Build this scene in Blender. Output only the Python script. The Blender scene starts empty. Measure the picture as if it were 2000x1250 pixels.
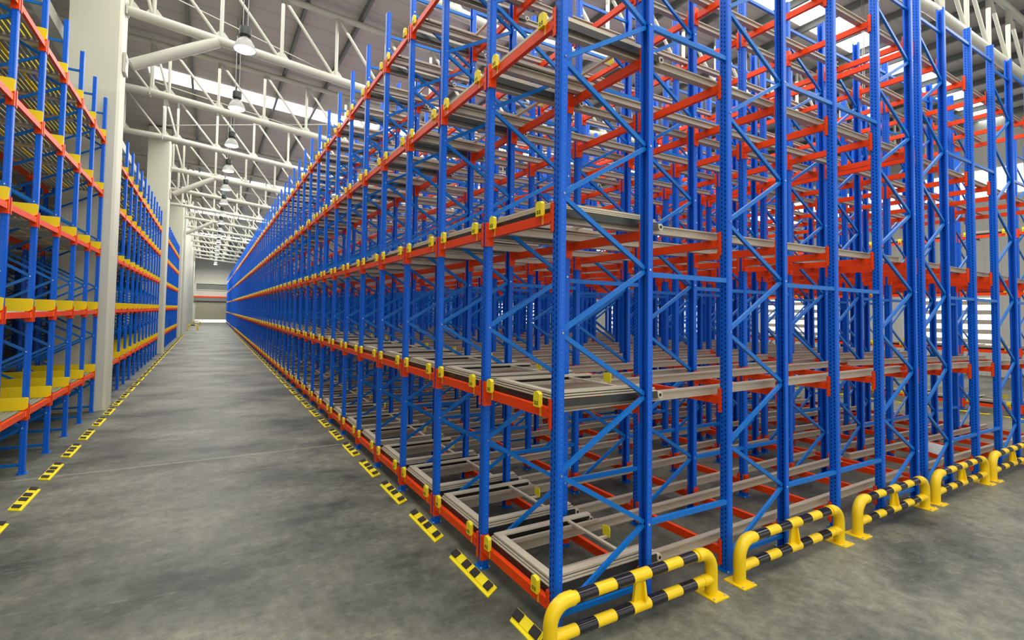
import bpy, math, random
from mathutils import Vector, Matrix, Euler
random.seed(4)
SC = bpy.context.scene
COL = SC.collection
R = math.radians

# ------------------------------------------------------------------ materials
def mat(name, col, rough=0.5, metal=0.0, emit=None, estr=0.0, noise=0.0, nscale=8.0, spec=0.5):
    m = bpy.data.materials.new(name); m.use_nodes = True
    nt = m.node_tree; b = nt.nodes['Principled BSDF']
    b.inputs['Base Color'].default_value = (*col, 1)
    b.inputs['Roughness'].default_value = rough
    b.inputs['Metallic'].default_value = metal
    b.inputs['Specular IOR Level'].default_value = spec
    if emit:
        b.inputs['Emission Color'].default_value = (*emit, 1)
        b.inputs['Emission Strength'].default_value = estr
    if noise:
        tc = nt.nodes.new('ShaderNodeTexCoord'); n = nt.nodes.new('ShaderNodeTexNoise')
        n.inputs['Scale'].default_value = nscale; n.inputs['Detail'].default_value = 4
        mx = nt.nodes.new('ShaderNodeMix'); mx.data_type = 'RGBA'
        mx.inputs[6].default_value = (*[c*(1-noise) for c in col], 1)
        mx.inputs[7].default_value = (*[min(1, c*(1+noise)) for c in col], 1)
        nt.links.new(tc.outputs['Object'], n.inputs['Vector'])
        nt.links.new(n.outputs['Fac'], mx.inputs[0]); nt.links.new(mx.outputs[2], b.inputs['Base Color'])
    return m

def math_node(nt, op, a, b=None, c=None):
    n = nt.nodes.new('ShaderNodeMath'); n.operation = op
    for i, v in enumerate((a, b, c)):
        if v is None: continue
        if isinstance(v, (int, float)): n.inputs[i].default_value = v
        else: nt.links.new(v, n.inputs[i])
    return n.outputs[0]

BLUE = (0.0, 0.122, 0.72)
def perforated_blue():
    m = mat('perforated_blue_steel', BLUE, 0.36, spec=0.32)
    nt = m.node_tree; b = nt.nodes['Principled BSDF']
    tc = nt.nodes.new('ShaderNodeTexCoord')
    s = nt.nodes.new('ShaderNodeSeparateXYZ'); nt.links.new(tc.outputs['Object'], s.inputs[0])
    sn = nt.nodes.new('ShaderNodeSeparateXYZ'); nt.links.new(tc.outputs['Normal'], sn.inputs[0])
    M = lambda *a: math_node(nt, *a)
    front = M('GREATER_THAN', M('ABSOLUTE', sn.outputs[0]), 0.7)
    web = M('GREATER_THAN', M('ABSOLUTE', sn.outputs[1]), 0.7)
    zz = M('DIVIDE', s.outputs[2], 0.05)
    stag = M('MULTIPLY', M('GREATER_THAN', s.outputs[1], 0.0), 0.5)
    dz = M('MULTIPLY', M('SUBTRACT', M('FRACT', M('ADD', zz, stag)), 0.5), 0.05)
    dzw = M('MULTIPLY', M('SUBTRACT', M('FRACT', zz), 0.5), 0.05)
    dy = M('SUBTRACT', M('ABSOLUTE', s.outputs[1]), 0.02)
    def ell(a, ra, b_, rb):
        p = M('POWER', M('DIVIDE', a, ra), 2.0); q = M('POWER', M('DIVIDE', b_, rb), 2.0)
        return M('LESS_THAN', M('ADD', p, q), 1.0)
    hf = M('MULTIPLY', ell(dz, 0.012, dy, 0.0075), front)
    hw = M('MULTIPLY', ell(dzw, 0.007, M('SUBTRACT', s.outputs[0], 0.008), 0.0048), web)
    mx = nt.nodes.new('ShaderNodeMix'); mx.data_type = 'RGBA'
    mx.inputs[6].default_value = (*BLUE, 1); mx.inputs[7].default_value = (0.0, 0.008, 0.07, 1)
    nt.links.new(hf, mx.inputs[0])
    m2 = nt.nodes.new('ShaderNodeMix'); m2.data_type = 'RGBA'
    nt.links.new(hw, m2.inputs[0]); nt.links.new(mx.outputs[2], m2.inputs[6]); m2.inputs[7].default_value = (0.10, 0.26, 0.62, 1)  # pale web dots: light showing through the holes, put into the colour
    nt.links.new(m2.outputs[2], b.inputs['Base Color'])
    return m

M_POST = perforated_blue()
M_BLUE = mat('blue_steel', (0.0, 0.165, 0.62), 0.34, spec=0.35)
M_ORANGE = mat('orange_steel', (0.95, 0.066, 0.004), 0.4, spec=0.3)
M_RAIL = mat('beige_galvanised', (0.46, 0.395, 0.305), 0.42, 0.05, noise=0.12, nscale=3)
M_CARTTOP = mat('pale_cart_steel', (0.63, 0.56, 0.43), 0.4, 0.0)
M_BLACK = mat('black_steel', (0.012, 0.012, 0.011), 0.4)
M_PLATE = mat('dark_grey_steel', (0.035, 0.035, 0.032), 0.35)
M_YEL = mat('yellow_paint', (0.92, 0.62, 0.004), 0.35)
M_YELP = mat('yellow_plastic', (0.95, 0.80, 0.02), 0.45)
M_BOARD = mat('yellow_board', (1.0, 0.74, 0.004), 0.4)
M_YROLL = mat('yellow_roller', (0.75, 0.52, 0.01), 0.4)
M_TAPE = mat('amber_tape', (0.95, 0.5, 0.02), 0.5)
M_GLOSS = mat('gloss_black', (0.012, 0.010, 0.014), 0.12)
M_RUBBER = mat('black_rubber', (0.02, 0.017, 0.017), 0.7)
M_ZINC = mat('zinc_bolt', (0.75, 0.75, 0.72), 0.3, 0.6)
M_WHITE = mat('cream_paint', (0.64, 0.64, 0.51), 0.55, noise=0.04, nscale=0.6)
M_TRUSS = mat('cream_truss_paint', (0.48, 0.485, 0.40), 0.4)
M_PURLIN = mat('grey_green_purlin', (0.12, 0.135, 0.125), 0.5)
M_ROLLER = mat('pale_roller', (0.30, 0.34, 0.27), 0.35, 0.2)
M_LENS = mat('lamp_lens', (1, 1, 1), 0.3, emit=(1, 1, 0.95), estr=6)
M_SHADE = mat('spun_aluminium', (0.30, 0.30, 0.28), 0.5, 0.3)
M_HOUSE = mat('dark_lamp_housing', (0.02, 0.028, 0.026), 0.4)
M_SKY = mat('skylight_panel', (1, 1, 1), 0.5, emit=(1, 1, 1), estr=4.5)
M_WIN = mat('bright_window', (1, 1, 1), 0.5, emit=(1, 1, 0.97), estr=2.2)
M_DOOR = mat('roller_door_paint', (0.34, 0.32, 0.22), 0.6)
M_DARKP = mat('grey_panel', (0.20, 0.21, 0.17), 0.6)

def corrugated(name, col, axis, pitch, depth):
    m = mat(name, col, 0.55)
    nt = m.node_tree; b = nt.nodes['Principled BSDF']
    tc = nt.nodes.new('ShaderNodeTexCoord'); s = nt.nodes.new('ShaderNodeSeparateXYZ')
    nt.links.new(tc.outputs['Object'], s.inputs[0])
    w = math_node(nt, 'FRACT', math_node(nt, 'DIVIDE', s.outputs[axis], pitch))
    g = math_node(nt, 'LESS_THAN', w, 0.12)
    mx = nt.nodes.new('ShaderNodeMix'); mx.data_type = 'RGBA'
    mx.inputs[6].default_value = (*col, 1); mx.inputs[7].default_value = (*[c*depth for c in col], 1)
    nt.links.new(g, mx.inputs[0]); nt.links.new(mx.outputs[2], b.inputs['Base Color'])
    return m
M_DECK = corrugated('roof_deck', (0.42, 0.405, 0.375), 1, 1.0, 0.86)
M_WALL = corrugated('wall_cladding', (0.47, 0.47, 0.42), 1, 0.3, 0.9)
M_WALLX = corrugated('wall_cladding_x', (0.62, 0.62, 0.52), 0, 0.3, 0.88)

def floor_mat():
    m = mat('polished_concrete', (0.2, 0.2, 0.17), 0.35)
    nt = m.node_tree; b = nt.nodes['Principled BSDF']
    tc = nt.nodes.new('ShaderNodeTexCoord')
    def noise(scale, detail, rough, vec):
        n = nt.nodes.new('ShaderNodeTexNoise'); n.inputs['Scale'].default_value = scale
        n.inputs['Detail'].default_value = detail; n.inputs['Roughness'].default_value = rough
        nt.links.new(vec, n.inputs['Vector']); return n.outputs['Fac']
    mp = nt.nodes.new('ShaderNodeMapping'); mp.inputs['Scale'].default_value = (0.6, 1.0, 1); nt.links.new(tc.outputs['Object'], mp.inputs[0])
    big = noise(0.65, 9, 0.66, mp.outputs[0]); fine = noise(7.0, 10, 0.75, tc.outputs['Object'])
    r1 = nt.nodes.new('ShaderNodeValToRGB'); e = r1.color_ramp.elements
    e[0].position = 0.38; e[0].color = (0.040, 0.046, 0.038, 1)
    e[1].position = 0.62; e[1].color = (0.205, 0.210, 0.160, 1)
    mid = r1.color_ramp.elements.new(0.47); mid.color = (0.108, 0.114, 0.090, 1)
    nt.links.new(big, r1.inputs[0])
    r2 = nt.nodes.new('ShaderNodeValToRGB'); e = r2.color_ramp.elements
    e[0].position = 0.3; e[0].color = (0.5, 0.5, 0.5, 1); e[1].position = 0.7; e[1].color = (1.4, 1.38, 1.3, 1)
    nt.links.new(fine, r2.inputs[0])
    mx = nt.nodes.new('ShaderNodeMix'); mx.data_type = 'RGBA'; mx.blend_type = 'MULTIPLY'; mx.inputs[0].default_value = 1
    nt.links.new(r1.outputs[0], mx.inputs[6]); nt.links.new(r2.outputs[0], mx.inputs[7])
    nt.links.new(mx.outputs[2], b.inputs['Base Color'])
    sp = nt.nodes.new('ShaderNodeSeparateXYZ'); nt.links.new(tc.outputs['Object'], sp.inputs[0])
    d = math_node(nt, 'ABSOLUTE', math_node(nt, 'ADD', math_node(nt, 'SUBTRACT', sp.outputs[1], 6.45), math_node(nt, 'MULTIPLY', math_node(nt, 'SUBTRACT', fine, 0.5), 0.12)))
    jt = math_node(nt, 'MULTIPLY', math_node(nt, 'LESS_THAN', d, 0.035), 0.28)
    mj = nt.nodes.new('ShaderNodeMix'); mj.data_type = 'RGBA'; nt.links.new(jt, mj.inputs[0])
    m3 = nt.nodes.new('ShaderNodeMapping'); m3.inputs['Scale'].default_value = (1.6, 14, 1); m3.inputs['Rotation'].default_value = (0, 0, 0.55); nt.links.new(tc.outputs['Object'], m3.inputs[0])
    sc = noise(2.0, 6, 0.6, m3.outputs[0])
    sr = nt.nodes.new('ShaderNodeMapRange'); sr.inputs['From Min'].default_value = 0.60; sr.inputs['From Max'].default_value = 0.72; sr.inputs['To Max'].default_value = 0.32; nt.links.new(sc, sr.inputs[0])
    ms = nt.nodes.new('ShaderNodeMix'); ms.data_type = 'RGBA'; nt.links.new(sr.outputs[0], ms.inputs[0]); nt.links.new(mx.outputs[2], ms.inputs[6]); ms.inputs[7].default_value = (0.34, 0.34, 0.27, 1)
    nt.links.new(ms.outputs[2], mj.inputs[6]); mj.inputs[7].default_value = (0.5, 0.48, 0.36, 1)
    nt.links.new(mj.outputs[2], b.inputs['Base Color'])
    rr = nt.nodes.new('ShaderNodeMapRange'); rr.inputs['To Min'].default_value = 0.42; rr.inputs['To Max'].default_value = 0.6
    nt.links.new(fine, rr.inputs[0]); nt.links.new(rr.outputs[0], b.inputs['Roughness'])
    return m
M_FLOOR = floor_mat()

# ------------------------------------------------------------------ mesh builder
class MB:
    def __init__(self): self.v = []; self.f = []; self.mi = []; self.ms = []
    def mat(self, m):
        if m not in self.ms: self.ms.append(m)
        return self.ms.index(m)
    def add(self, vs, fs, m):
        b = len(self.v); self.v += [tuple(p) for p in vs]; k = self.mat(m)
        for f in fs: self.f.append(tuple(b+i for i in f)); self.mi.append(k)
    def box(self, x0, x1, y0, y1, z0, z1, m):
        vs = [(x, y, z) for z in (z0, z1) for y in (y0, y1) for x in (x0, x1)]
        self.add(vs, [(0,2,3,1),(4,5,7,6),(0,1,5,4),(2,6,7,3),(0,4,6,2),(1,3,7,5)], m); return self
    def bar(self, p, q, w, h, m, up=(0,1,0)):
        p = Vector(p); q = Vector(q); d = (q-p).normalized(); u = Vector(up)
        s = d.cross(u).normalized()*w/2; t = s.cross(d).normalized()*h/2
        vs = [a+i*s+j*t for a in (p, q) for i, j in ((-1,-1),(1,-1),(1,1),(-1,1))]
        self.add(vs, [(0,1,2,3),(7,6,5,4),(0,4,5,1),(1,5,6,2),(2,6,7,3),(3,7,4,0)], m); return self
    def tube(self, pts, r, m, n=10, caps=True, radii=None):
        pts = [Vector(p) for p in pts]; rings = []
        d0 = (pts[1]-pts[0]).normalized()
        ref = Vector((0,0,1)) if abs(d0.z) < 0.9 else Vector((1,0,0))
        s = d0.cross(ref).normalized()
        for i, p in enumerate(pts):
            d = ((pts[min(i+1,len(pts)-1)]-pts[max(i-1,0)])).normalized()
            s = (s-d*s.dot(d)).normalized(); t = d.cross(s)
            rr = radii[i] if radii else r
            rings.append([p+rr*(math.cos(2*math.pi*k/n)*s+math.sin(2*math.pi*k/n)*t) for k in range(n)])
        fs = []
        for i in range(len(pts)-1):
            for k in range(n):
                a = i*n+k; b = i*n+(k+1)%n
                fs.append((a, b, b+n, a+n))
        if caps: fs += [tuple(range(n-1,-1,-1)), tuple((len(pts)-1)*n+k for k in range(n))]
        self.add([v for r_ in rings for v in r_], fs, m); return self
    def prism(self, poly, axis, a, b, m):
        n = len(poly)
        def P(u, w, t):
            return {'z': (u, w, t), 'y': (u, t, w), 'x': (t, u, w)}[axis]
        vs = [P(u, w, a) for u, w in poly]+[P(u, w, b) for u, w in poly]
        fs = [(i, (i+1) % n, n+(i+1) % n, n+i) for i in range(n)]+[tuple(range(n-1,-1,-1)), tuple(range(n, 2*n))]
        self.add(vs, fs, m); return self
    def mesh(self, name, smooth=False):
        me = bpy.data.meshes.new(name); me.from_pydata(self.v, [], self.f)
        for m in self.ms: me.materials.append(m)
        me.polygons.foreach_set('material_index', self.mi)
        if smooth: me.shade_smooth(); 
        me.update()
        import bmesh
        bm = bmesh.new(); bm.from_mesh(me); bmesh.ops.recalc_face_normals(bm, faces=bm.faces); bm.to_mesh(me); bm.free()
        if smooth: me.set_sharp_from_angle(angle=R(40))
        return me

def obj(name, me, parent=None, loc=(0,0,0), rz=0.0, label=None):
    o = bpy.data.objects.new(name, me); COL.objects.link(o)
    o.parent = parent; o.location = loc
    if rz: o.rotation_euler = (0, 0, rz)
    if label: o['label'] = label
    return o
def tag(o, label, cat, group=None, kind='thing'):
    o['label'] = label; o['category'] = cat; o['kind'] = kind
    if group: o['group'] = group
    return o
def root(name, loc, label, cat, group=None, rz=0.0):
    return tag(obj(name, None, None, loc, rz), label, cat, group)
def struct(name, me, loc=(0,0,0), label=None):
    o = obj(name, me, None, loc); o['kind'] = 'structure'
    if label: o['label'] = label
    return o

ONES = 'zeroth first second third fourth fifth sixth seventh eighth ninth tenth eleventh twelfth thirteenth fourteenth fifteenth sixteenth seventeenth eighteenth nineteenth'.split()
TENS = {2: ('twentieth', 'twenty'), 3: ('thirtieth', 'thirty'), 4: ('fortieth', 'forty'), 5: ('fiftieth', 'fifty'), 6: ('sixtieth', 'sixty'), 7: ('seventieth', 'seventy'), 8: ('eightieth', 'eighty')}
def ordw(n):
    if n < 20: return ONES[n]
    t, u = divmod(n, 10)
    return TENS[t][0] if u == 0 else TENS[t][1]+'-'+ONES[u]
LEVW = ['floor', 'second', 'third', 'fourth', 'top']

# ------------------------------------------------------------------ camera
CP = Vector((-2.6984, -3.2656, 2.7638))
yaw, pit, rol = R(27.3068), R(2.0743), R(1.1042)
fw = Vector((math.sin(yaw)*math.cos(pit), math.cos(yaw)*math.cos(pit), math.sin(pit)))
rt = Vector((math.cos(yaw), -math.sin(yaw), 0)); up = rt.cross(fw)
r2 = rt*math.cos(rol)+up*math.sin(rol); u2 = -rt*math.sin(rol)+up*math.cos(rol)
cam = bpy.data.cameras.new('camera'); co = bpy.data.objects.new('camera', cam); COL.objects.link(co)
mw = Matrix((r2, u2, -fw)).transposed().to_4x4(); mw.translation = CP
co.matrix_world = mw
cam.sensor_width = 36; cam.lens = 918.2622/2000*36; cam.shift_x = 115.4568/2000; cam.shift_y = -49.0987/2000
cam.clip_end = 400; cam.clip_start = 0.05
SC.camera = co

# ------------------------------------------------------------------ dimensions
B = 1.207                                   # bay pitch along the aisle
FA = [0.037, 1.155, 2.416, 3.531, 4.736, 6.002, 7.158]          # upright rows, block beside the aisle
FB = [7.461, 8.47, 9.66, 10.81, 11.86, 13.06, 14.10]            # upright rows, block behind it
LV = [0.275, 1.927, 3.675, 5.46, 7.262]     # beam tops
HT = 8.22
NA = 56                                     # bays in the long block

# ------------------------------------------------------------------ upright parts
PROF = [(-.037,-.036),(-.037,.036),(-.026,.05),(.038,.05),(.038,.028),(.032,.028),(.032,.044),(-.022,.044),(-.031,.033),
        (-.031,-.033),(-.022,-.044),(.032,-.044),(.032,-.028),(.038,-.028),(.038,-.05),(-.026,-.05)]
def post_mb(mb, ox=0, oy=0, flip=False, h=HT, m=None):
    s = -1 if flip else 1
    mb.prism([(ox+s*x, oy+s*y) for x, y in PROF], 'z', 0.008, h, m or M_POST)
ME_POST = MB(); post_mb(ME_POST); ME_POST = ME_POST.mesh('post')
def foot_mb(mb, ox=0, oy=0):
    mb.box(ox-.068, ox+.068, oy-.068, oy+.068, 0, .009, M_BLUE)
    for i in (-1, 1):
        mb.tube([(ox+i*.052, oy-.058, .009), (ox+i*.052, oy-.058, .024)], .010, M_ZINC, 6)
        mb.box(ox+i*.045-.003, ox+i*.045+.003, oy-.055, oy+.055, .009, .022, M_BLUE)
    return mb
ME_FOOT = foot_mb(MB()).mesh('foot_plate')
_ML = [1.03, 2.63, 4.19, 5.74, 7.14]
def free(z, left): return not any(l-.27 < z < l+.12 for l in (_ML if left else LV))
def brace_mb(mb, w, z0, z1, m=M_BLUE, lk=False):
    mb.bar((0.012, 0, z0), (w-.012, 0, z1), .043, .03, m)
    for x, z in ((.012, z0), (w-.012, z1)):
        if free(z, lk): mb.tube([(x, -.056, z), (x, -.05, z)], .011, M_ZINC, 6)
    return mb
_frames = {}
def frame_parts(w, lk=False):
    """meshes of a braced upright of width w: braces, tie bars, and all in one"""
    key = (round(w, 3), lk)
    if key in _frames: return _frames[key]
    br = []
    z = 0.13; left = True
    while z+.617 < HT-.3:
        mb = MB()
        if left: brace_mb(mb, w, z, z+.617, M_BLUE, lk)
        else:
            mb.bar((w-.012, 0, z), (.012, 0, z+.617), .043, .03, M_BLUE)
            if free(z+.617, lk): mb.tube([(.012, -.056, z+.617), (.012, -.05, z+.617)], .011, M_ZINC, 6)
        br.append(mb.mesh('brace')); z += .617; left = not left
    ties = []
    for tz in (.145, HT-.42):
        mb = MB(); mb.bar((.01, .012, tz), (w-.01, .012, tz), .045, .028, M_BLUE); ties.append(mb.mesh('tie_bar'))
    al = MB(); post_mb(al); post_mb(al, w, 0, True)
    foot_mb(al); foot_mb(al, w)
    z = 0.13; left = True
    while z+.617 < HT-.3:
        if left: brace_mb(al, w, z, z+.617, M_BLUE, lk)
        else: al.bar((w-.012, 0, z), (.012, 0, z+.617), .043, .03, M_BLUE)
        z += .617; left = not left
    for tz in (.145, HT-.42): al.bar((.01, .012, tz), (w-.01, .012, tz), .045, .028, M_BLUE)
    _frames[key] = (br, ties, al.mesh('braced_upright'))
    return _frames[key]
def frame(x, y, w, label, group, detail, lk=False):
    br, ties, al = frame_parts(w, lk)
    if not detail:
        return tag(obj('braced_upright', al, None, (x, y, 0)), label, 'rack upright', group)
    t = root('braced_upright', (x, y, 0), label, 'rack upright', group)
    for px, rz in ((0, 0), (w, math.pi)):
        p = obj('post', ME_POST, t, (px, 0, 0), rz)
        obj('foot_plate', ME_FOOT, p)
    for b in br: obj('brace', b, t)
    for b in ties: obj('tie_bar', b, t)
    return t
ME_POSTALL = MB(); post_mb(ME_POSTALL); foot_mb(ME_POSTALL); ME_POSTALL = ME_POSTALL.mesh('rack_post')
def single(x, y, label, group, detail):
    if not detail: return tag(obj('rack_post', ME_POSTALL, None, (x, y, 0)), label, 'rack post', group)
    t = root('rack_post', (x, y, 0), label, 'rack post', group)
    obj('post', ME_POST, t); obj('foot_plate', ME_FOOT, t); return t

# ------------------------------------------------------------------ beams
BH = .092
def bracket_mb(mb, y, s):
    mb.box(-.012, .078, min(y, y+s*.012), max(y, y+s*.012), -.18, .085, M_ORANGE)
    mb.box(-.012, -.004, min(y, y-s*.03), max(y, y-s*.03), -.18, .085, M_ORANGE)
    for z in (.05, -.02, -.09, -.15): mb.box(-.0135, -.012, min(y+s*.003, y+s*.009), max(y+s*.003, y+s*.009), z-.012, z+.012, M_RUBBER)
    return mb
def mirrored(mb):
    mb.v = [(-x, y, z) for x, y, z in mb.v]; return mb
def beam_mb(mb, y0=.062, y1=B-.062): return mb.box(0, .05, y0, y1, -BH, 0, M_ORANGE)
def stop_mb(mb, y):
    h = .042
    poly = [(y-h, -.012), (y+h, -.012), (y+h, .10), (y+h*.75, .122), (y+h*.3, .128), (y-h*.6, .124), (y-h, .105)]
    mb.prism(poly, 'x', -.028, 0.012, M_YELP)
    for k in (-1, 1):                                  # the two small hooked marks stamped low on each stop
        c = y+k*.016
        mb.box(-.0295, -.028, c-.011, c+.011, .033, .040, M_BLACK); mb.box(-.0295, -.028, c-.011, c-.005, .012, .036, M_BLACK)
        mb.box(-.0295, -.028, c-.011, c+.009, .008, .014, M_BLACK); mb.box(-.0295, -.028, c+.004, c+.011, .012, .026, M_BLACK)
    return mb
def tape_mb(mb, y): return mb.box(-.0015, .0, y-.012, y+.012, -BH, 0, M_TAPE)
SY = (.215, 1.035)
ME_BEAM = beam_mb(MB()).mesh('beam')
ME_BRK = [bracket_mb(MB(), .051, 1).mesh('end_bracket'), bracket_mb(MB(), B-.051, -1).mesh('end_bracket')]
ME_BEAM_M = mirrored(beam_mb(MB())).mesh('beam'); ME_BRK_M = [mirrored(bracket_mb(MB(), .051, 1)).mesh('end_bracket'), mirrored(bracket_mb(MB(), B-.051, -1)).mesh('end_bracket')]
ME_STOP = [stop_mb(MB(), y).mesh('end_stop') for y in SY]
ME_TAPE = [tape_mb(MB(), y).mesh('tape_strip') for y in (SY[0]-.03, SY[1]-.03)]
al = beam_mb(MB())
for a in ((.051, 1), (B-.051, -1)): bracket_mb(al, *a)
cross_all = al.mesh('cross_beam'); cross_all_m = mirrored(al).mesh('cross_beam')
al = beam_mb(MB())
for a in ((.051, 1), (B-.051, -1)): bracket_mb(al, *a)
for y in SY: stop_mb(al, y)
for y in SY: tape_mb(al, y-.03)
front_all = al.mesh('front_beam')
def front_beam(x, y, z, label, group, detail, rz=0):
    if not detail: return tag(obj('front_beam', front_all, None, (x, y, z), rz), label, 'beam', group)
    t = root('front_beam', (x, y, z), label, 'beam', group, rz)
    obj('beam', ME_BEAM, t)
    for m in ME_BRK: obj('end_bracket', m, t)
    for m in ME_STOP: obj('end_stop', m, t, label='yellow plastic end stop')
    for m in ME_TAPE: obj('tape_strip', m, t, label='amber tape strip')
    return t
def cross_beam(x, y, z, label, group, detail, mir):
    if not detail: return tag(obj('cross_beam', cross_all_m if mir else cross_all, None, (x, y, z)), label, 'beam', group)
    t = root('cross_beam', (x, y, z), label, 'beam', group)
    obj('beam', ME_BEAM_M if mir else ME_BEAM, t)
    for m in (ME_BRK_M if mir else ME_BRK): obj('end_bracket', m, t)
    return t

# ------------------------------------------------------------------ carts and rails
CY0, CY1, CX0, CX1 = .10, B-.10, .055, 1.43
def ring_mb(mb, z0, z1, inset, w, x1, m, cross=True):
    a, b = CY0+inset, CY1-inset
    mb.box(CX0+inset, CX0+inset+w, a, b, z0, z1, m)
    mb.box(CX0+inset+w, x1, a, a+w*.85, z0, z1, m); mb.box(CX0+inset+w, x1, b-w*.85, b, z0, z1, m)
    return mb
def cart_top(mb):
    ring_mb(mb, .106, .127, .034, .085, 1.40, M_CARTTOP)
    mb.box(1.05, 1.09, CY0+.1, CY1-.1, .085, .108, M_CARTTOP)
    for y in (CY0+.16, CY1-.19): mb.box(.2, 1.45, y, y+.035, .05, .085, M_RAIL)
    return mb
def cart_mid(mb, z, ins): return ring_mb(mb, z, z+.011, ins, .06, 1.42, M_CARTTOP)
def cart_black(mb):
    ring_mb(mb, .058, .106, .038, .05, 1.41, M_BLACK)
    mb.box(CX0, CX0+.02, CY0, CY1, .0, .058, M_BLACK)
    for a, b in ((CY0, CY0+.012), (CY1-.012, CY1)): mb.box(CX0+.02, 1.44, a, b, -.012, .058, M_PLATE)
    return mb
def cart_wheel(mb, y):
    mb.tube([(1.475, y-.02, .02), (1.475, y+.02, .02)], .036, M_CARTTOP, 14)
    mb.tube([(1.475, y-.024, .02), (1.475, y-.02, .02)], .017, M_BLACK, 10)
    mb.box(1.40, 1.48, y+.004, y+.014, .01, .05, M_PLATE); return mb
def cart_tag(mb):
    mb.prism([(.50, .10), (.60, .10), (.605, .20), (.51, .215), (.495, .18)], 'x', 1.19, 1.20, M_YELP)
    mb.box(1.09, 1.2, .53, .56, .085, .108, M_CARTTOP); return mb
ME_CART = [('cart_frame', cart_top(MB()).mesh('cart_frame')), ('nested_frame', cart_mid(MB(), .085, .019).mesh('nested_frame')),
           ('nested_frame', cart_mid(MB(), .064, .003).mesh('nested_frame')), ('side_plate', cart_black(MB()).mesh('side_plate')),
           ('wheel', cart_wheel(MB(), CY0+.015).mesh('wheel', True)), ('wheel', cart_wheel(MB(), CY1-.02).mesh('wheel', True)),
           ('yellow_tag', cart_tag(MB()).mesh('yellow_tag'))]
al = MB(); cart_top(al); cart_mid(al, .085, .019); cart_mid(al, .064, .003); cart_black(al)
cart_tag(al); cart_all = al.mesh('push_back_cart')
def cart(x, y, z, label, group, detail, rz=0):
    if not detail: return tag(obj('push_back_cart', cart_all, None, (x, y, z), rz), label, 'cart', group)
    t = root('push_back_cart', (x, y, z), label, 'cart', group, rz)
    for n, m in ME_CART: obj(n, m, t)
    return t
INCL = .012
RAILY = (.17, .98)
def rail_mb(mb, x0, x1, y, z, s=1):
    """I-section rail from x0 to x1, its foot on the cross beams; rises a little from the aisle end"""
    h = .095
    for a, b, w in ((0, .014, .075), (.014, h-.016, .02), (h-.016, h, .06)):
        vs = []
        for x in (x0, x1):
            zz = z+INCL*s*(x-x0)
            vs += [(x, y-w/2, zz+a), (x, y+w/2, zz+a), (x, y+w/2, zz+b), (x, y-w/2, zz+b)]
        mb.add(vs, [(0,1,2,3),(7,6,5,4),(0,4,5,1),(1,5,6,2),(2,6,7,3),(3,7,4,0)], M_RAIL)
    return mb
ME_RAIL = rail_mb(MB(), 0, FA[6]-.085, 0, 0).mesh('lane_rail')
ME_RAILB = rail_mb(MB(), 0, -(FB[6]-FB[0]-.02), 0, 0, -1).mesh('lane_rail')
def inner_top(lv, x): return LV[lv]-.068+INCL*x

# ------------------------------------------------------------------ right-hand rack blocks
FPA = [(0, 1), (2, 3), (5, 6)]
FPB = [(0, 1), (3, 4), (5, 6)]
ROWA = ['aisle-face', 'second-row', 'rear-row']
ROWB = ['front-of-rear-block', 'middle-of-rear-block', 'far-face-of-rear-block']
DEEP = 24
for i in range(NA+1):
    y = i*B
    for r, (a, b) in enumerate(FPA):
        if r > 0 and i > DEEP: continue
        lab = ('tall blue braced upright at the near corner of the big rack' if i == 0 and r == 0 else
               f'blue braced upright, {ROWA[r]}, {ordw(i+1)} line from the yellow crash barriers')
        frame(FA[a], y, FA[b]-FA[a], lab, 'blue braced uprights of the long rack', i < (14 if r == 0 else 9))
    if i <= DEEP:
        single(FA[4], y, f'single blue post between braced uprights, {ordw(i+1)} line from the crash barriers', 'single posts of the long rack', i < 9)
    if i <= 16:
        for r, (a, b) in enumerate(FPB):
            frame(FB[a], y, FB[b]-FB[a], f'blue braced upright, {ROWB[r]}, {ordw(i+1)} line from the barriers', 'blue braced uprights of the rear block', i < 6)
        single(FB[2], y, f'single blue post of the rear block, {ordw(i+1)} line from the barriers', 'single posts of the rear block', i < 6)
# uprights far inside the block, past counting
al = MB()
def lite_frame(mb, x, y, w):
    for px in (x, x+w): mb.box(px-.037, px+.037, y-.05, y+.05, 0, HT, M_BLUE)
    z = .13; left = True
    while z+.617 < HT-.3:
        p, q = ((x, y, z), (x+w, y, z+.617)) if left else ((x+w, y, z), (x, y, z+.617))
        mb.bar(p, q, .05, .03, M_BLUE); z += .617; left = not left
for i in range(DEEP+1, NA+1):
    for a, b in FPA[1:]: lite_frame(al, FA[a], i*B, FA[b]-FA[a])
    al.box(FA[4]-.037, FA[4]+.037, i*B-.05, i*B+.05, 0, HT, M_BLUE)
for i in range(17, 36):
    for a, b in FPB: lite_frame(al, FB[a], i*B, FB[b]-FB[a])
tag(obj('inner_upright_mass', al.mesh('inner_upright_mass')), 'dense blue mass of uprights deep inside the long rack', 'rack uprights', kind='stuff')

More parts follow.
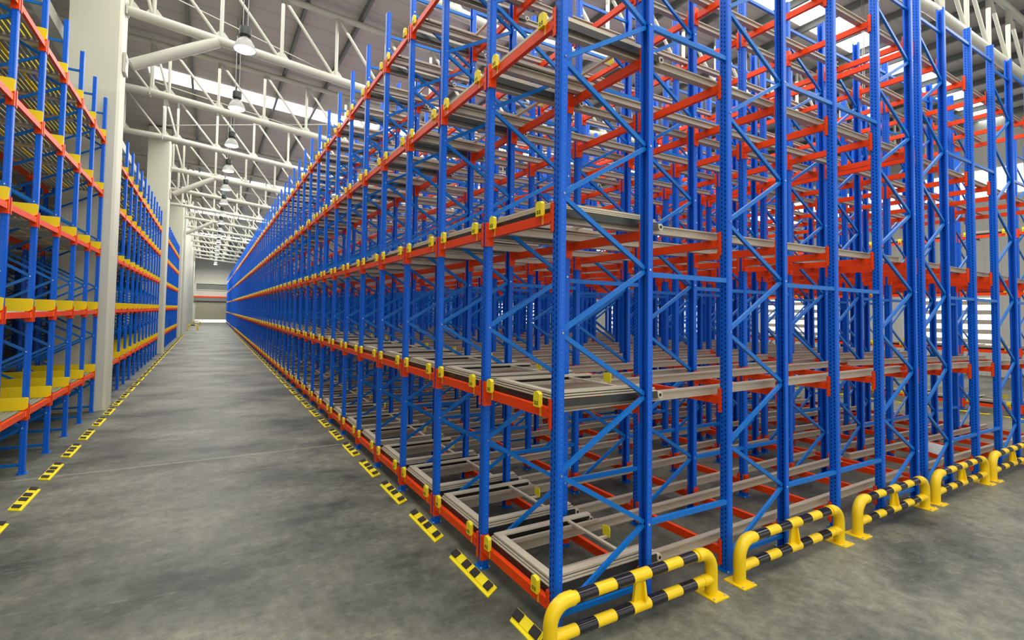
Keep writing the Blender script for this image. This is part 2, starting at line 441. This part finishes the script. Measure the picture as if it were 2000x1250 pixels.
# the shorter rack block beyond the gap, far down the aisle
Y2 = 70.2; N2 = 19
for i in range(N2):
    frame(0.037, Y2+i*B, FA[1]-FA[0], f'blue upright of the far rack block past the gap, {ordw(i+1)} line', 'blue uprights of the far block', False)
al = MB()
for i in range(N2):
    al.box(1.4, 6.9, Y2+i*B-.05, Y2+i*B+.05, 0, HT-.3, M_BLUE)
    if i < N2-1:
        for z in LV: al.box(0, .05, Y2+i*B+.062, Y2+(i+1)*B-.062, z-BH, z, M_ORANGE); al.box(-.03, 0, Y2+i*B+.15, Y2+i*B+.26, z, z+.13, M_YELP)
for i in range(48, NA):
    for z in LV: al.box(0, .05, i*B+.062, (i+1)*B-.062, z-BH, z, M_ORANGE); al.box(-.03, 0, i*B+.15, i*B+.26, z, z+.13, M_YELP); al.box(.06, .08, i*B+.1, (i+1)*B-.1, z, z+.12, M_BLACK)
tag(obj('distant_beam_mass', al.mesh('distant_beam_mass')), 'tiny orange beams and blue bays at the far end of the aisle', 'beams', kind='stuff')

# front beams and carts along the aisle
for i in range(48):
    for l, z in enumerate(LV):
        d = i < 10
        front_beam(0, i*B, z, f'orange front beam with yellow stops, {LEVW[l]} level, {ordw(i+1)} bay of the aisle face', 'orange front beams of the aisle face', d)
        cart(0, i*B, z, f'pale push-back cart on black base, {LEVW[l]} level, {ordw(i+1)} bay of the aisle face', 'push-back carts of the aisle face', d)

# cross beams, rails and spacer bars: the largest 300 of each one by one, the others as one mass
cands = []
for i in range(34):
    for l in range(5):
        for r in range(1, 7): m_ = r in (1, 3, 6); cands.append((FA[r]+(.037 if m_ else -.037), i, l, 'long rack', r, m_))
for i in range(17):
    for l in range(5):
        for r in range(7): m_ = r in (1, 4, 6); cands.append((FB[r]+(.037 if m_ else -.037), i, l, 'rear block', r, m_))
def ctop(c): return inner_top(c[2], c[0]) if c[3] == 'long rack' else inner_top(c[2], FB[6]-c[0])
cands.sort(key=lambda c: (Vector((c[0], (c[1]+.5)*B, LV[c[2]]))-CP).length)
for k, c in enumerate(cands[:300]):
    cross_beam(c[0], c[1]*B, ctop(c), f'orange cross beam inside the {c[3]}, {LEVW[c[2]]} level, row {ordw(c[4]+1)}, {ordw(c[1]+1)} bay deep', 'orange cross beams inside the racks', k < 130, c[5])
al = MB()
for c in cands[300:]:
    z = ctop(c); y = c[1]*B
    q = c[0]-.05 if c[5] else c[0]
    al.box(q, q+.05, y+.062, y+B-.062, z-BH, z, M_ORANGE)
    for a, b in ((.051, .062), (B-.062, B-.051)): al.box(q-.012, q+.064, y+a, y+b, z-.18, z+.085, M_ORANGE)
tag(obj('cross_beam_mass', al.mesh('cross_beam_mass')), 'receding orange cross beams deep inside the racks', 'beams', kind='stuff')

rc = [(0, i, l, s) for i in range(40) for l in range(5) for s in (0, 1)]+[(1, i, l, s) for i in range(17) for l in range(5) for s in (0, 1)]
rc.sort(key=lambda c: (Vector(((3.5, 10.7)[c[0]], c[1]*B+RAILY[c[3]], LV[c[2]]))-CP).length)
SIDE = ['outer', 'inner']
for c in rc[:300]:
    if c[0] == 0: o = obj('lane_rail', ME_RAIL, None, (.085, c[1]*B+RAILY[c[3]], inner_top(c[2], 0)+.002))
    else: o = obj('lane_rail', ME_RAILB, None, (FB[6]-.03, c[1]*B+RAILY[c[3]], inner_top(c[2], .04)+.003))
    tag(o, f'beige cart rail of the {("long rack","rear block")[c[0]]}, {LEVW[c[2]]} level, {SIDE[c[3]]} rail of {ordw(c[1]+1)} lane', 'rail', 'beige cart rails in the lanes')
al = MB()
for c in rc[300:]:
    if c[0] == 0: rail_mb(al, .085, FA[6], c[1]*B+RAILY[c[3]], inner_top(c[2], 0)+.002)
    else: rail_mb(al, FB[6]-.03, FB[0]-.01, c[1]*B+RAILY[c[3]], inner_top(c[2], .04)+.003, -1)
tag(obj('rail_mass', al.mesh('rail_mass')), 'receding beige cart rails deep inside the racks', 'rails', kind='stuff')

_sp = {}
def spacer_mesh(w):
    k = round(w, 3)
    if k not in _sp:
        mb = MB(); mb.bar((.04, -.02, 0), (w-.04, -.02, 0), .05, .035, M_BLUE)
        _sp[k] = mb.mesh('spacer_bar')
    return _sp[k]
SZ = (.75, 3.17, 5.68, 7.9)
sc_ = []
for i in range(20):
    for l in range(4):
        for a, b in ((1, 2), (3, 4), (4, 5)): sc_.append(('long rack', FA[a], FA[b]-FA[a], i, l, a))
for i in range(10):
    for l in range(4):
        for a, b in ((1, 2), (2, 3), (4, 5)): sc_.append(('rear block', FB[a], FB[b]-FB[a], i, l, a))
sc_.sort(key=lambda c: (Vector((c[1]+.5, c[3]*B, SZ[c[4]]))-CP).length)
for c in sc_[:290]:
    tag(obj('spacer_bar', spacer_mesh(c[2]), None, (c[1], c[3]*B, SZ[c[4]])), f'blue horizontal spacer bar of the {c[0]}, {("lowest","second","third","topmost")[c[4]]} height, after row {ordw(c[5]+1)}, {ordw(c[3]+1)} line', 'spacer bar', 'blue horizontal spacer bars')

# rack across the next aisle, seen between the uprights
XC = 18.5
for i in range(15):
    y = -1.0+i*B
    frame(XC, y, 1.12, f'blue upright of the rack across the far aisle, {ordw(i+1)} line', 'uprights of the rack across the far aisle', False)
    if i < 10:
        for l, z in enumerate(LV[:4]):
            front_beam(XC-.037, y, z, f'orange beam across the far aisle, {LEVW[l]} level, {ordw(i+1)} bay', 'orange beams across the far aisle', False)
            cart(XC-.037, y, z, f'push-back cart across the far aisle, {LEVW[l]} level, {ordw(i+1)} bay', 'carts across the far aisle', False)

# ------------------------------------------------------------------ left pallet-flow rack
XL = -5.28; BL = 1.255; YL = 6.8
ML = [1.03, 2.63, 4.19, 5.74, 7.14]
NL = 35
XW = 1.12
ys = [YL+BL*k for k in range(-2, NL)]
for n, y in enumerate(ys):
    if any(c-.06 < y < c+1.0 for c in (12.0, 29.0, 46.0)): continue
    frame(XL-.037-XW, y, XW, f'blue braced upright of the roller rack, aisle side, {ordw(n+1)} line along the aisle', 'aisle uprights of the roller rack', n < 12, True)
    if n < 16:
        for r, xx in enumerate((-8.6, -11.2)):
            frame(xx, y, XW, f'blue braced upright inside the roller rack, {("middle","rear")[r]} row, {ordw(n+1)} line', 'inner uprights of the roller rack', False, True)
def lmat(mb, y1): return mb.box(-.05, 0, .062, y1-.062, -BH, 0, M_ORANGE)
def lbr(mb, y, s):
    mb.box(-.088, .012, min(y, y+s*.012), max(y, y+s*.012), -.16, .09, M_ORANGE)
    mb.box(.002, .012, min(y+s*.012, y-s*.03), max(y+s*.012, y-s*.03), -.16, .09, M_ORANGE); return mb
def ltape(mb, y): return mb.box(0, .002, y-.008, y+.008, -BH, 0, M_TAPE)
ME_LB = lmat(MB(), BL).mesh('beam'); ME_LBR = [lbr(MB(), .051, 1).mesh('end_bracket'), lbr(MB(), BL-.051, -1).mesh('end_bracket')]
ME_LT = [ltape(MB(), .1).mesh('tape_strip'), ltape(MB(), BL-.1).mesh('tape_strip')]
al = lmat(MB(), BL); lbr(al, .051, 1); lbr(al, BL-.051, -1); ltape(al, .1); ltape(al, BL-.1); lb_all = al.mesh('flow_beam')
def board_mb(mb): return mb.prism([(-1.5, 0), (-.05, 0), (0, .03), (.01, .19), (-.02, .205), (-1.5, .205)], 'y', -.092, -.074, M_BOARD)
ME_BD = board_mb(MB()).mesh('guide_board')
def bed_side(mb, y): return mb.box(-6.2, -.06, y-.02, y+.02, -.05, .0, M_RAIL)
def bed_rollers(mb, hi):
    x = -.12; k = 0
    while x > -6.1:
        if hi: mb.tube([(x, .12, -.012), (x, BL-.12, -.012)], .030, M_YROLL if k % 12 == 7 else M_ROLLER, 6)
        else: mb.box(x-.045, x+.045, .12, BL-.12, -.035, .012, M_YROLL if k % 8 == 5 else M_ROLLER)
        x -= .085 if hi else .13; k += 1
    return mb
ME_BEDS = [bed_side(MB(), .1).mesh('side_channel'), bed_side(MB(), BL-.1).mesh('side_channel')]
ME_BEDR = bed_rollers(MB(), True).mesh('roller')
al = bed_side(bed_side(MB(), .1), BL-.1); bed_rollers(al, False); bed_all = al.mesh('roller_bed')
for n, y in enumerate(ys[:-1]):
    colhere = any((c-.06 < y < c+1.0) or (c-.06 < y+BL < c+1.0) or (y < c+.9 and y+BL > c) for c in (12.0, 29.0, 46.0))
    for l, z in enumerate(ML):
        b_ = f'{LEVW[l] if l else "lowest"} level, {ordw(n+1)} bay along the roller rack'
        if not colhere:
            if n < 9:
                t = root('flow_beam', (XL, y, z), 'orange beam with amber tape, '+b_, 'beam', 'orange beams of the roller rack')
                obj('beam', ME_LB, t)
                for m in ME_LBR: obj('end_bracket', m, t)
                for m in ME_LT: obj('tape_strip', m, t, label='amber tape strip')
            else: tag(obj('flow_beam', lb_all, None, (XL, y, z)), 'orange beam with amber tape, '+b_, 'beam', 'orange beams of the roller rack')
            if n < 9:
                t = root('roller_bed', (XL, y, z), 'grey roller bed with yellow rollers, '+b_, 'roller bed', 'roller beds of the flow rack')
                for m in ME_BEDS: obj('side_channel', m, t)
                q = obj('roller', ME_BEDR, t); q['kind'] = 'stuff'
            else: tag(obj('roller_bed', bed_all, None, (XL, y, z)), 'grey roller bed with yellow rollers, '+b_, 'roller bed', 'roller beds of the flow rack')
        if n and not any(c-.1 < y < c+1.0+BL for c in (12.0, 29.0, 46.0)):
            tag(obj('guide_board', ME_BD, None, (XL+.012, y, z+.012)), 'yellow guide board beside its upright, '+b_, 'guide board', 'yellow guide boards of the roller rack')
# inner beams that carry the roller beds, deep in shade
for n, y in enumerate(ys[:14]):
    if any((c-.06 < y < c+1.0) or (c-.06 < y+BL < c+1.0) or (y < c+.9 and y+BL > c) for c in (12.0, 29.0)): continue
    for l, z in enumerate(ML):
        for r, xx in enumerate((XL-XW+.006, -8.54)):
            tag(obj('flow_beam', lb_all, None, (xx, y, z-.055)), f'orange inner beam, {("behind the aisle uprights","in the middle row")[r]}, {LEVW[l] if l else "lowest"} level, {ordw(n+1)} bay of the roller rack', 'beam', 'inner orange beams of the roller rack')

# ------------------------------------------------------------------ crash barriers
def barrier(x0, idx):
    L = 2.14; r = .058; zt = .43; zl = .165
    words_ = ['first yellow and black crash barrier, before the near rack corner', 'second yellow and black crash barrier from the near corner',
              'third yellow and black crash barrier from the near corner', 'fourth yellow and black crash barrier from the near corner', 'fifth crash barrier, cut by the picture edge'][idx]
    t = root('crash_barrier', (x0, -.22, 0), words_, 'crash barrier', 'tubular crash barriers before the rack end')
    R_ = .17; rb = .047
    for a, sg, nm in ((r, 1, 0), (L-r, -1, 1)):
        pts = [(a, 0, .012), (a, 0, zt-R_)]+[(a+sg*(R_-R_*math.cos(q)), 0, zt-R_+R_*math.sin(q)) for q in [R(15*k) for k in range(1, 7)]]+[(a+sg*(R_+.06), 0, zt)]
        obj('elbow_post', MB().tube(pts, r, M_YEL, 20).mesh('elbow_post', True), t)
    obj('upper_bar', MB().tube([(r+R_, 0, zt), (L-r-R_, 0, zt)], rb, M_YEL, 20).mesh('upper_bar', True), t)
    obj('lower_bar', MB().tube([(r, 0, zl), (L-r, 0, zl)], rb, M_YEL, 20).mesh('lower_bar', True), t)
    for z in (zt, zl): obj('yellow_sleeve', MB().tube([(L/2-.11, 0, z), (L/2+.11, 0, z)], rb+.004, M_YEL, 20).mesh('yellow_sleeve', True), t)
    for a in (r, L-r-.09): obj('yellow_sleeve', MB().tube([(a, 0, zl), (a+.13, 0, zl)] if a < 1 else [(a-.05, 0, zl), (a+.09, 0, zl)], rb+.004, M_YEL, 20).mesh('yellow_sleeve', True), t)
    c = L/2
    for z, rr in ((zt, rb+.002), (zl, rb+.002)):
        for a in (.325, .75, 1.18, 1.605):
            obj('black_band', MB().tube([(a+.005, 0, z), (a+.21, 0, z)], rr, M_GLOSS, 20).mesh('black_band', True), t, label='glossy black band')
    obj('middle_strut', MB().prism([(c-.085, zl+.035), (c+.085, zl+.035), (c+.055, zt-.035), (c-.055, zt-.035)], 'y', -.012, .012, M_YEL).prism([(-.055, zl+.05), (.055, zl+.05), (.03, zt-.05), (-.03, zt-.05)], 'x', c+.02, c+.045, M_YEL).mesh('middle_strut'), t)
    for a in (r, L-r):
        mb = MB().box(a-.10, a+.12, -.11, .11, 0, .012, M_YEL)
        for i, j in ((-.075, -.085), (.095, -.085)): mb.tube([(a+i, j, .012), (a+i, j, .028)], .012, M_ZINC, 6)
        obj('foot_plate', mb.mesh('foot_plate'), t)
for k, x0 in enumerate((-.25, 2.24, 4.73, 7.13, 9.52)): barrier(x0, k)
# low guards at the far side of the aisle, by the end pillar
for k, (x0, y0) in enumerate(((-4.9, 60.3), (-4.9, 78.0))):
    t = root('low_guard', (x0, y0, 0), ('small yellow guard at the foot of the end pillar', 'small yellow guard near the roller door')[k], 'guard rail', None)
    obj('hoop', MB().tube([(0, 0, 0), (0, 0, .5), (.1, 0, .62), (.9, 0, .62), (1.0, 0, .5), (1, 0, 0)], .08, M_YEL, 10).mesh('hoop', True), t)
    obj('black_band', MB().tube([(.3, 0, .62), (.7, 0, .62)], .084, M_GLOSS, 10).mesh('black_band', True), t)

# ------------------------------------------------------------------ floor guides
def guide_mb(mb, sx):
    P = [(-.085*sx, .0), (.085*sx, .10), (.085*sx, .95), (-.085*sx, .83)]
    mb.prism(P, 'z', 0, .012, M_YELP)
    Q = [(-.05*sx, .05), (.05*sx, .115), (.05*sx, .90), (-.05*sx, .82)]
    mb.prism(Q, 'z', .012, .03, M_YELP); return mb
PATCH = [(.075, .17), (.33, .44), (.51, .62), (.76, .87)]
def patch_mb(mb, sx, a, b): return mb.prism([(-.052*sx, a-.02), (.052*sx, a+.04), (.052*sx, b+.04), (-.052*sx, b-.02)], 'z', .028, .042, M_RUBBER)
def make_guide(sx):
    g = guide_mb(MB(), sx).mesh('plate'); p = [patch_mb(MB(), sx, a, b).mesh('black_pad') for a, b in PATCH]
    al = guide_mb(MB(), sx)
    for a, b in PATCH: patch_mb(al, sx, a, b)
    return g, p, al.mesh('floor_guide')
GR, GL_ = make_guide(1), make_guide(-1)
def guide(G, x, y, label, group, detail):
    if not detail: return tag(obj('floor_guide', G[2], None, (x, y, 0)), label, 'floor guide', group)
    t = root('floor_guide', (x, y, 0), label, 'floor guide', group)
    obj('plate', G[0], t)
    for m in G[1]: obj('black_pad', m, t, label='black rubber pad')
mb = MB().prism([(-.085, .45), (.085, .55), (.085, .95), (-.085, .83)], 'z', 0, .012, M_YELP).prism([(-.05, .48), (.05, .54), (.05, .90), (-.05, .82)], 'z', .012, .03, M_YELP)
t = root('floor_guide', (-.13, -.52, 0), 'short yellow floor guide squeezed beside the first crash barrier', 'floor guide', 'floor guides beside the blue rack')
obj('plate', mb.mesh('plate'), t)
for m in GR[1][2:]: obj('black_pad', m, t, label='black rubber pad')
for i in range(1, NA+1):
    guide(GR, -.13, -.52+i*B, f'yellow floor guide with black pads beside the blue rack, {ordw(i+1)} from the crash barriers', 'floor guides beside the blue rack', i < 14)
for i in range(38):
    y = 3.74+i*BL
    guide(GL_, -4.92, y, f'yellow floor guide with black pads beside the roller rack, {ordw(i+1)} along the aisle', 'floor guides beside the roller rack', i < 12)
for i in range(12):
    guide(GL_, XC-.35, -.5+i*B, f'yellow floor guide across the far aisle, {ordw(i+1)} along', 'floor guides across the far aisle', False)

# ------------------------------------------------------------------ building
XR, YF, XWL = 33.0, 95.0, -14.0
struct('floor', MB().box(XWL-1, XR+1, -16, YF+1, -.2, 0, M_FLOOR).mesh('floor'), label='stained grey polished concrete floor')
RX = [(XWL-.5, 13.55), (-5.5, 13.4), (4, 12.85), (14, 13.35), (XR+.5, 13.35)]
def roof_z(x):
    for (a, za), (b, zb) in zip(RX, RX[1:]):
        if a <= x <= b: return za+(zb-za)*(x-a)/(b-a)
    return RX[-1][1]
mb = MB()
for (a, za), (b, zb) in zip(RX, RX[1:]): mb.prism([(a, za), (b, zb), (b, zb+.1), (a, za+.1)], 'y', -16, YF+.5, M_DECK)
struct('ceiling', mb.mesh('ceiling'), label='grey corrugated roof deck')
struct('wall_left', MB().box(XWL-.2, XWL, -16, YF, 0, 14, M_WALL).mesh('wall_left'))
struct('wall_right', MB().box(XR, XR+.2, -16, YF, 0, 14, M_WALL).mesh('wall_right'))
struct('wall_far', MB().box(XWL, XR, YF, YF+.2, 0, 14, M_WALLX).mesh('wall_far'))
# roof lights
for k, yc in enumerate((5.35, 21.7, 38.7, 55.7, 72.7)):
    mb = MB()
    for (a, za), (b, zb) in zip(RX[1:], RX[2:]): mb.prism([(a+.02, za-.03), (b, zb-.03), (b, zb-.01), (a+.02, za-.01)], 'y', yc-.65, yc+.65, M_SKY)
    if k == 0:
        mb = MB()
        for j in range(22):
            x = -5.5+1.8*j; z = roof_z(x+.9)-.03
            mb.box(x+.25, x+1.55, yc-.45, yc+.45, z-.02, z, M_SKY)
    struct(f'window_{k+1}', mb.mesh('window'), label='bright translucent roof light strip')
# side windows on the right wall, with horizontal louvres
nwin = 6
for k in range(9):
    y0 = -2+k*7.5
    mb = MB().box(XR-.05, XR, y0, y0+3.4, 1.5, 4.0, M_WIN)
    for j in range(5): mb.box(XR-.12, XR-.05, y0, y0+3.4, 1.65+j*.5, 1.88+j*.5, M_RAIL)
    struct(f'window_{nwin}', mb.mesh('window'), label='bright louvred window'); nwin += 1
mb = MB()
mb.box(XR-.05, XR, -10, 60, 9.3, 10.7, M_WIN); struct(f'window_{nwin}', mb.mesh('window'), label='bright clerestory window band'); nwin += 1
# far end wall: roller door, its hood, panels, beams
struct('door_1', MB().box(-5.0, 3.0, YF-.12, YF-.02, .45, 3.9, M_DOOR).mesh('door'), label='closed olive roller door')
struct('trim_1', MB().box(-5.0, 3.0, YF-.14, YF-.02, 0.0, .45, M_WIN).mesh('trim'), label='bright daylight gap under the roller door')
struct('trim_2', MB().box(-5.3, 3.0, YF-.5, YF-.02, 3.9, 4.5, M_DARKP).mesh('trim'))
struct('trim_3', MB().box(-5.3, 3.0, YF-.4, YF-.02, 4.55, 4.8, M_ORANGE).mesh('trim'))
struct('trim_4', MB().box(-5.0, 3.0, YF-.1, YF-.02, 6.0, 7.0, M_DARKP).mesh('trim'))
struct('trim_5', MB().box(-5.3, 3.0, YF-.3, YF-.02, 7.05, 7.8, M_WHITE).mesh('trim'))
struct('trim_6', MB().box(-5.5, -5.0, YF-.3, YF-.02, 4.8, 7.05, M_WHITE).mesh('trim'))
struct('trim_7', MB().box(-5.0, 3.0, YF-.15, YF-.02, 5.85, 6.0, M_WHITE).mesh('trim'))
# columns beside the aisle
for k, yc in enumerate((12.0, 29.0, 46.0)):
    mb = MB().prism([(-6.2, yc), (-5.12, yc), (-5.06, yc+.06), (-5.06, yc+.84), (-5.12, yc+.9), (-6.2, yc+.9)], 'z', 0, 13.3, M_WHITE)
    struct(f'column_{k+1}', mb.mesh('column'), label='cream concrete column in the roller rack')
struct('column_4', MB().box(-9.5, -5.1, 51.2, 76.0, 0, 13.2, M_WHITE).mesh('column'), label='broad cream end pillar')
struct('column_5', MB().box(-7.2, -5.1, 82.0, 84.0, 0, 13.2, M_WHITE).mesh('column'))

# trusses
TY = [1.8, 7.1]+[12.45, 18.05, 23.45]+[29.45+5.67*k for k in range(11)]
def zb_(x): return roof_z(x)-2.32-.32*max(0, min(1, (x+5.5)/9.5, (14-x)/10))
def zt_(x): return roof_z(x)-.36
XS = [-4.95+(.55 if k else 0)+1.74*(k-1 if k else 0) for k in range(23)]
def chord(mb, f, r, x0=-5.03):
    pts = [(x0, 0, f(x0)), (-5.02, 0, f(-5.02)), (4, 0, f(4)), (14, 0, f(14)), (32.5, 0, f(32.5))]
    return mb.tube(pts, r, M_TRUSS, 12)
me_bc = chord(MB(), zb_, .135).mesh('bottom_chord', True); me_tc = chord(MB(), zt_, .10).mesh('top_chord', True)
def vert(mb, x): 
    mb.tube([(x, 0, zb_(x)), (x, 0, zt_(x))], .055, M_TRUSS, 8)
    a = .03 if x < -4.9 else .28
    mb.prism([(x-a, zb_(x)+.06), (x+.28, zb_(x)+.06), (x+.08, zb_(x)+.3), (x-min(a, .08), zb_(x)+.3)], 'y', -.01, .01, M_TRUSS); return mb
def diag(mb, a, b): return mb.tube([(a, 0, zt_(a)), (b, 0, zb_(b))], .048, M_TRUSS, 8)
me_v = [vert(MB(), x).mesh('vertical_strut', True) for x in XS]
me_d = [diag(MB(), a, b).mesh('diagonal_strut', True) for a, b in zip(XS, XS[1:])]
al = chord(chord(MB(), zb_, .135), zt_, .10)
for x in XS: vert(al, x)
for a, b in zip(XS, XS[1:]): diag(al, a, b)
truss_all = al.mesh('lattice', True)
me_lat2 = chord(chord(MB(), zb_, .135, -13.7), zt_, .10, -13.7)
XL2 = [-13.0+1.6*k for k in range(6)]
for x in XL2: vert(me_lat2, x)
for a, b in zip(XL2, XL2[1:]): diag(me_lat2, a, b)
for x in XS: vert(me_lat2, x)
for a, b in zip(XS, XS[1:]): diag(me_lat2, a, b)
me_lat2 = me_lat2.mesh('lattice', True)
me_bc2 = chord(MB(), zb_, .135, -13.7).mesh('bottom_chord', True); me_tc2 = chord(MB(), zt_, .10, -13.7).mesh('top_chord', True)
me_v2 = [vert(MB(), x).mesh('vertical_strut', True) for x in XL2]; me_d2 = [diag(MB(), a, b).mesh('diagonal_strut', True) for a, b in zip(XL2, XL2[1:])]
me_mp = MB().box(-5.04, -5.0, -.14, .14, zb_(-5)-.15, zb_(-5)+.15, M_TRUSS).box(-5.04, -5.0, -.14, .14, zt_(-5)-.13, zt_(-5)+.13, M_TRUSS).mesh('mounting_plate')
for k, y in enumerate(TY):
    lab = f'cream tubular roof truss, {ordw(k+1)} across the hall from the near end'
    if k in (0, 2, 3, 4):
        t = root('roof_truss', (0, y, 0), lab, 'roof truss', 'tubular roof trusses')
        long_ = k in (3, 4)
        obj('bottom_chord', me_bc2 if long_ else me_bc, t); obj('top_chord', me_tc2 if long_ else me_tc, t)
        if long_:
            for m in me_v2: obj('vertical_strut', m, t)
            for m in me_d2: obj('diagonal_strut', m, t)
        for m in me_v: obj('vertical_strut', m, t)
        for m in me_d: obj('diagonal_strut', m, t)
    else:
        t = root('roof_truss', (0, y, 0), lab, 'roof truss', 'tubular roof trusses')
        obj('lattice', me_lat2 if (k % 3 != 2 and not 51 < y < 76.5) else truss_all, t)
    obj('mounting_plate', me_mp, t)
# knee braces from the columns
for k, y in enumerate((TY[2], TY[5], TY[8])):
    yy = y
    me = MB().tube([(-4.88, 0, 9.52), (-2.75, 0, zb_(-2.75)-.05)], .16, M_TRUSS, 12).mesh('brace_pipe', True)
    t = root('knee_brace', (0, yy, 0), f'cream knee brace from the {ordw(k+1)} column to its truss', 'knee brace', 'knee braces')
    obj('brace_pipe', me, t); obj('mounting_plate', MB().box(-5.05, -4.98, -.2, .2, 9.2, 9.75, M_TRUSS).mesh('mounting_plate'), t)
# longitudinal tie along the column heads, and slender steel posts carrying it
me = MB().box(-5.75, -5.45, -10, YF-.3, 9.0, 9.35, M_TRUSS)
struct('trim_8', MB().box(-6.75, -6.45, -10, 50, 9.9, 10.25, M_TRUSS).mesh('trim'), label='cream longitudinal steel girder over the roller rack')
# purlins
me = MB().box(-.05, .05, -12, YF-.5, -.24, -.02, M_PURLIN).mesh('roof_purlin')
for k in range(21):
    x = -3.75+1.8*k
    tag(obj('roof_purlin', me, None, (x, 0, roof_z(x))), f'dark grey roof purlin running down the hall, {ordw(k+1)} from the column side', 'purlin', 'roof purlins')
# wind bracing rods in the roof
for k, (a, b) in enumerate((((-4.9, 12.8, 12.2), (6, 17.6, 12.2)), ((-4.9, 23.1, 11.5), (6, 18.6, 12.2)), ((-4.9, 18.4, 11.6), (8, 23.0, 11.6)))):
    tag(obj('tie_rod', MB().tube([a, b], .018, M_TRUSS, 6).mesh('tie_rod')), f'thin steel tie rod slung between the trusses, {ordw(k+1)} from the near end', 'tie rod', 'roof tie rods')

# pendant lamps
def lathe(mb, prof, m, n=24):
    vs = []; fs = []
    for r, z in prof: vs += [(r*math.cos(2*math.pi*k/n), r*math.sin(2*math.pi*k/n), z) for k in range(n)]
    for i in range(len(prof)-1):
        for k in range(n): a = i*n+k; b = i*n+(k+1) % n; fs.append((a, b, b+n, a+n))
    mb.add(vs, fs, m); return mb
me_sh = lathe(MB(), [(.085, .36), (.10, .33), (.17, .27), (.24, .16), (.285, .03), (.295, 0), (.28, .0), (.27, .03), (.22, .15)], M_SHADE).mesh('shade', True)
me_ln = lathe(MB(), [(.001, .012), (.283, .012)], M_LENS).mesh('lens')
me_ho = lathe(MB(), [(.001, .62), (.15, .62), (.155, .58), (.155, .40), (.12, .36), (.001, .36)], M_HOUSE).mesh('housing', True)
def lamp(x, y, z, label, group):
    t = root('pendant_lamp', (x, y, z), label, 'pendant lamp', group)
    obj('shade', me_sh, t); obj('lens', me_ln, t, label='glowing white lens'); obj('housing', me_ho, t)
    h = roof_z(x)-z-.02
    mb = MB()
    for s in (-.06, .06): mb.tube([(s, 0, .62), (s, 0, h)], .012, M_SHADE, 6)
    obj('hanger', mb.mesh('hanger'), t)
for k in range(18):
    ly = 10.75+4.36*k
    if any(abs(ly-t) < .3 for t in TY): ly += .4
    lamp(-2.08, ly, 9.88, f'bell-shaped pendant lamp over the aisle, {ordw(k+1)} from the near end', 'pendant lamps over the aisle')
for k, (x, y) in enumerate(((15.9, 4.0), (15.9, 14.0), (15.9, 22.0))):
    lamp(x, y, 9.3, f'bell-shaped pendant lamp over the far aisle, {ordw(k+1)} along', 'pendant lamps over the far aisle')

# crumpled white sheet lying on the low rails
mb = MB()
pts = [(0,0,.02),(.12,-.04,.16),(.26,.02,.05),(.4,-.03,.12),(.5,.03,.0),(.05,.25,.05),(.16,.22,.2),(.3,.26,.08),(.42,.24,.14),(.52,.22,.02)]
mb.add(pts, [(0,1,6,5),(1,2,7,6),(2,3,8,7),(3,4,9,8)], mat('white_film', (.6,.62,.6), .4))
tag(obj('plastic_sheet', mb.mesh('plastic_sheet'), None, (8.95, .28, .36)), 'crumpled white plastic sheet lying on the low rails behind the fourth barrier', 'plastic sheet')

# ------------------------------------------------------------------ light
w = bpy.data.worlds.new('world'); SC.world = w; w.use_nodes = True
bg = w.node_tree.nodes['Background']; bg.inputs[0].default_value = (1.0, 0.98, 0.93, 1); bg.inputs[1].default_value = 1.1
def area(name, loc, sx, sy, power, rot=(0,0,0), col=(1, .98, .93)):
    l = bpy.data.lights.new(name, 'AREA'); l.shape = 'RECTANGLE'; l.size = sx; l.size_y = sy; l.energy = power; l.color = col
    o = bpy.data.objects.new(name, l); COL.objects.link(o); o.location = loc; o.rotation_euler = rot
area('aisle_lighting', (-2.4, 38, 12.55), 5.5, 100, 5600)
area('rack_lighting', (4.5, 28, 12.2), 7, 70, 5200)
area('rear_block_lighting', (11, 20, 12.4), 7, 50, 3000)
area('far_aisle_lighting', (18, 12, 12.4), 6, 40, 2600)
area('near_fill', (0, -9, 9.0), 28, 8, 5600, (R(-42), 0, 0))  # added soft fill behind the camera, not a fitted lamp
area('far_end_fill', (-2, 86, 10), 8, 8, 1500)  # added fill to brighten the end of the aisle
area('roof_fill', (6, 34, 8.5), 26, 90, 1300, (R(180), 0, 0))  # added upward fill for deck and trusses; the hall has no uplights

# ------------------------------------------------------------------ render look
SC.view_settings.view_transform = 'Standard'
SC.view_settings.look = 'None'
SC.view_settings.exposure = 0.0
SC.cycles.max_bounces = 5; SC.cycles.diffuse_bounces = 3; SC.cycles.glossy_bounces = 2; SC.cycles.transmission_bounces = 1
SC.cycles.caustics_reflective = False; SC.cycles.caustics_refractive = False
SC.cycles.use_denoising = True
SC.cycles.use_adaptive_sampling = True; SC.cycles.adaptive_threshold = 0.06
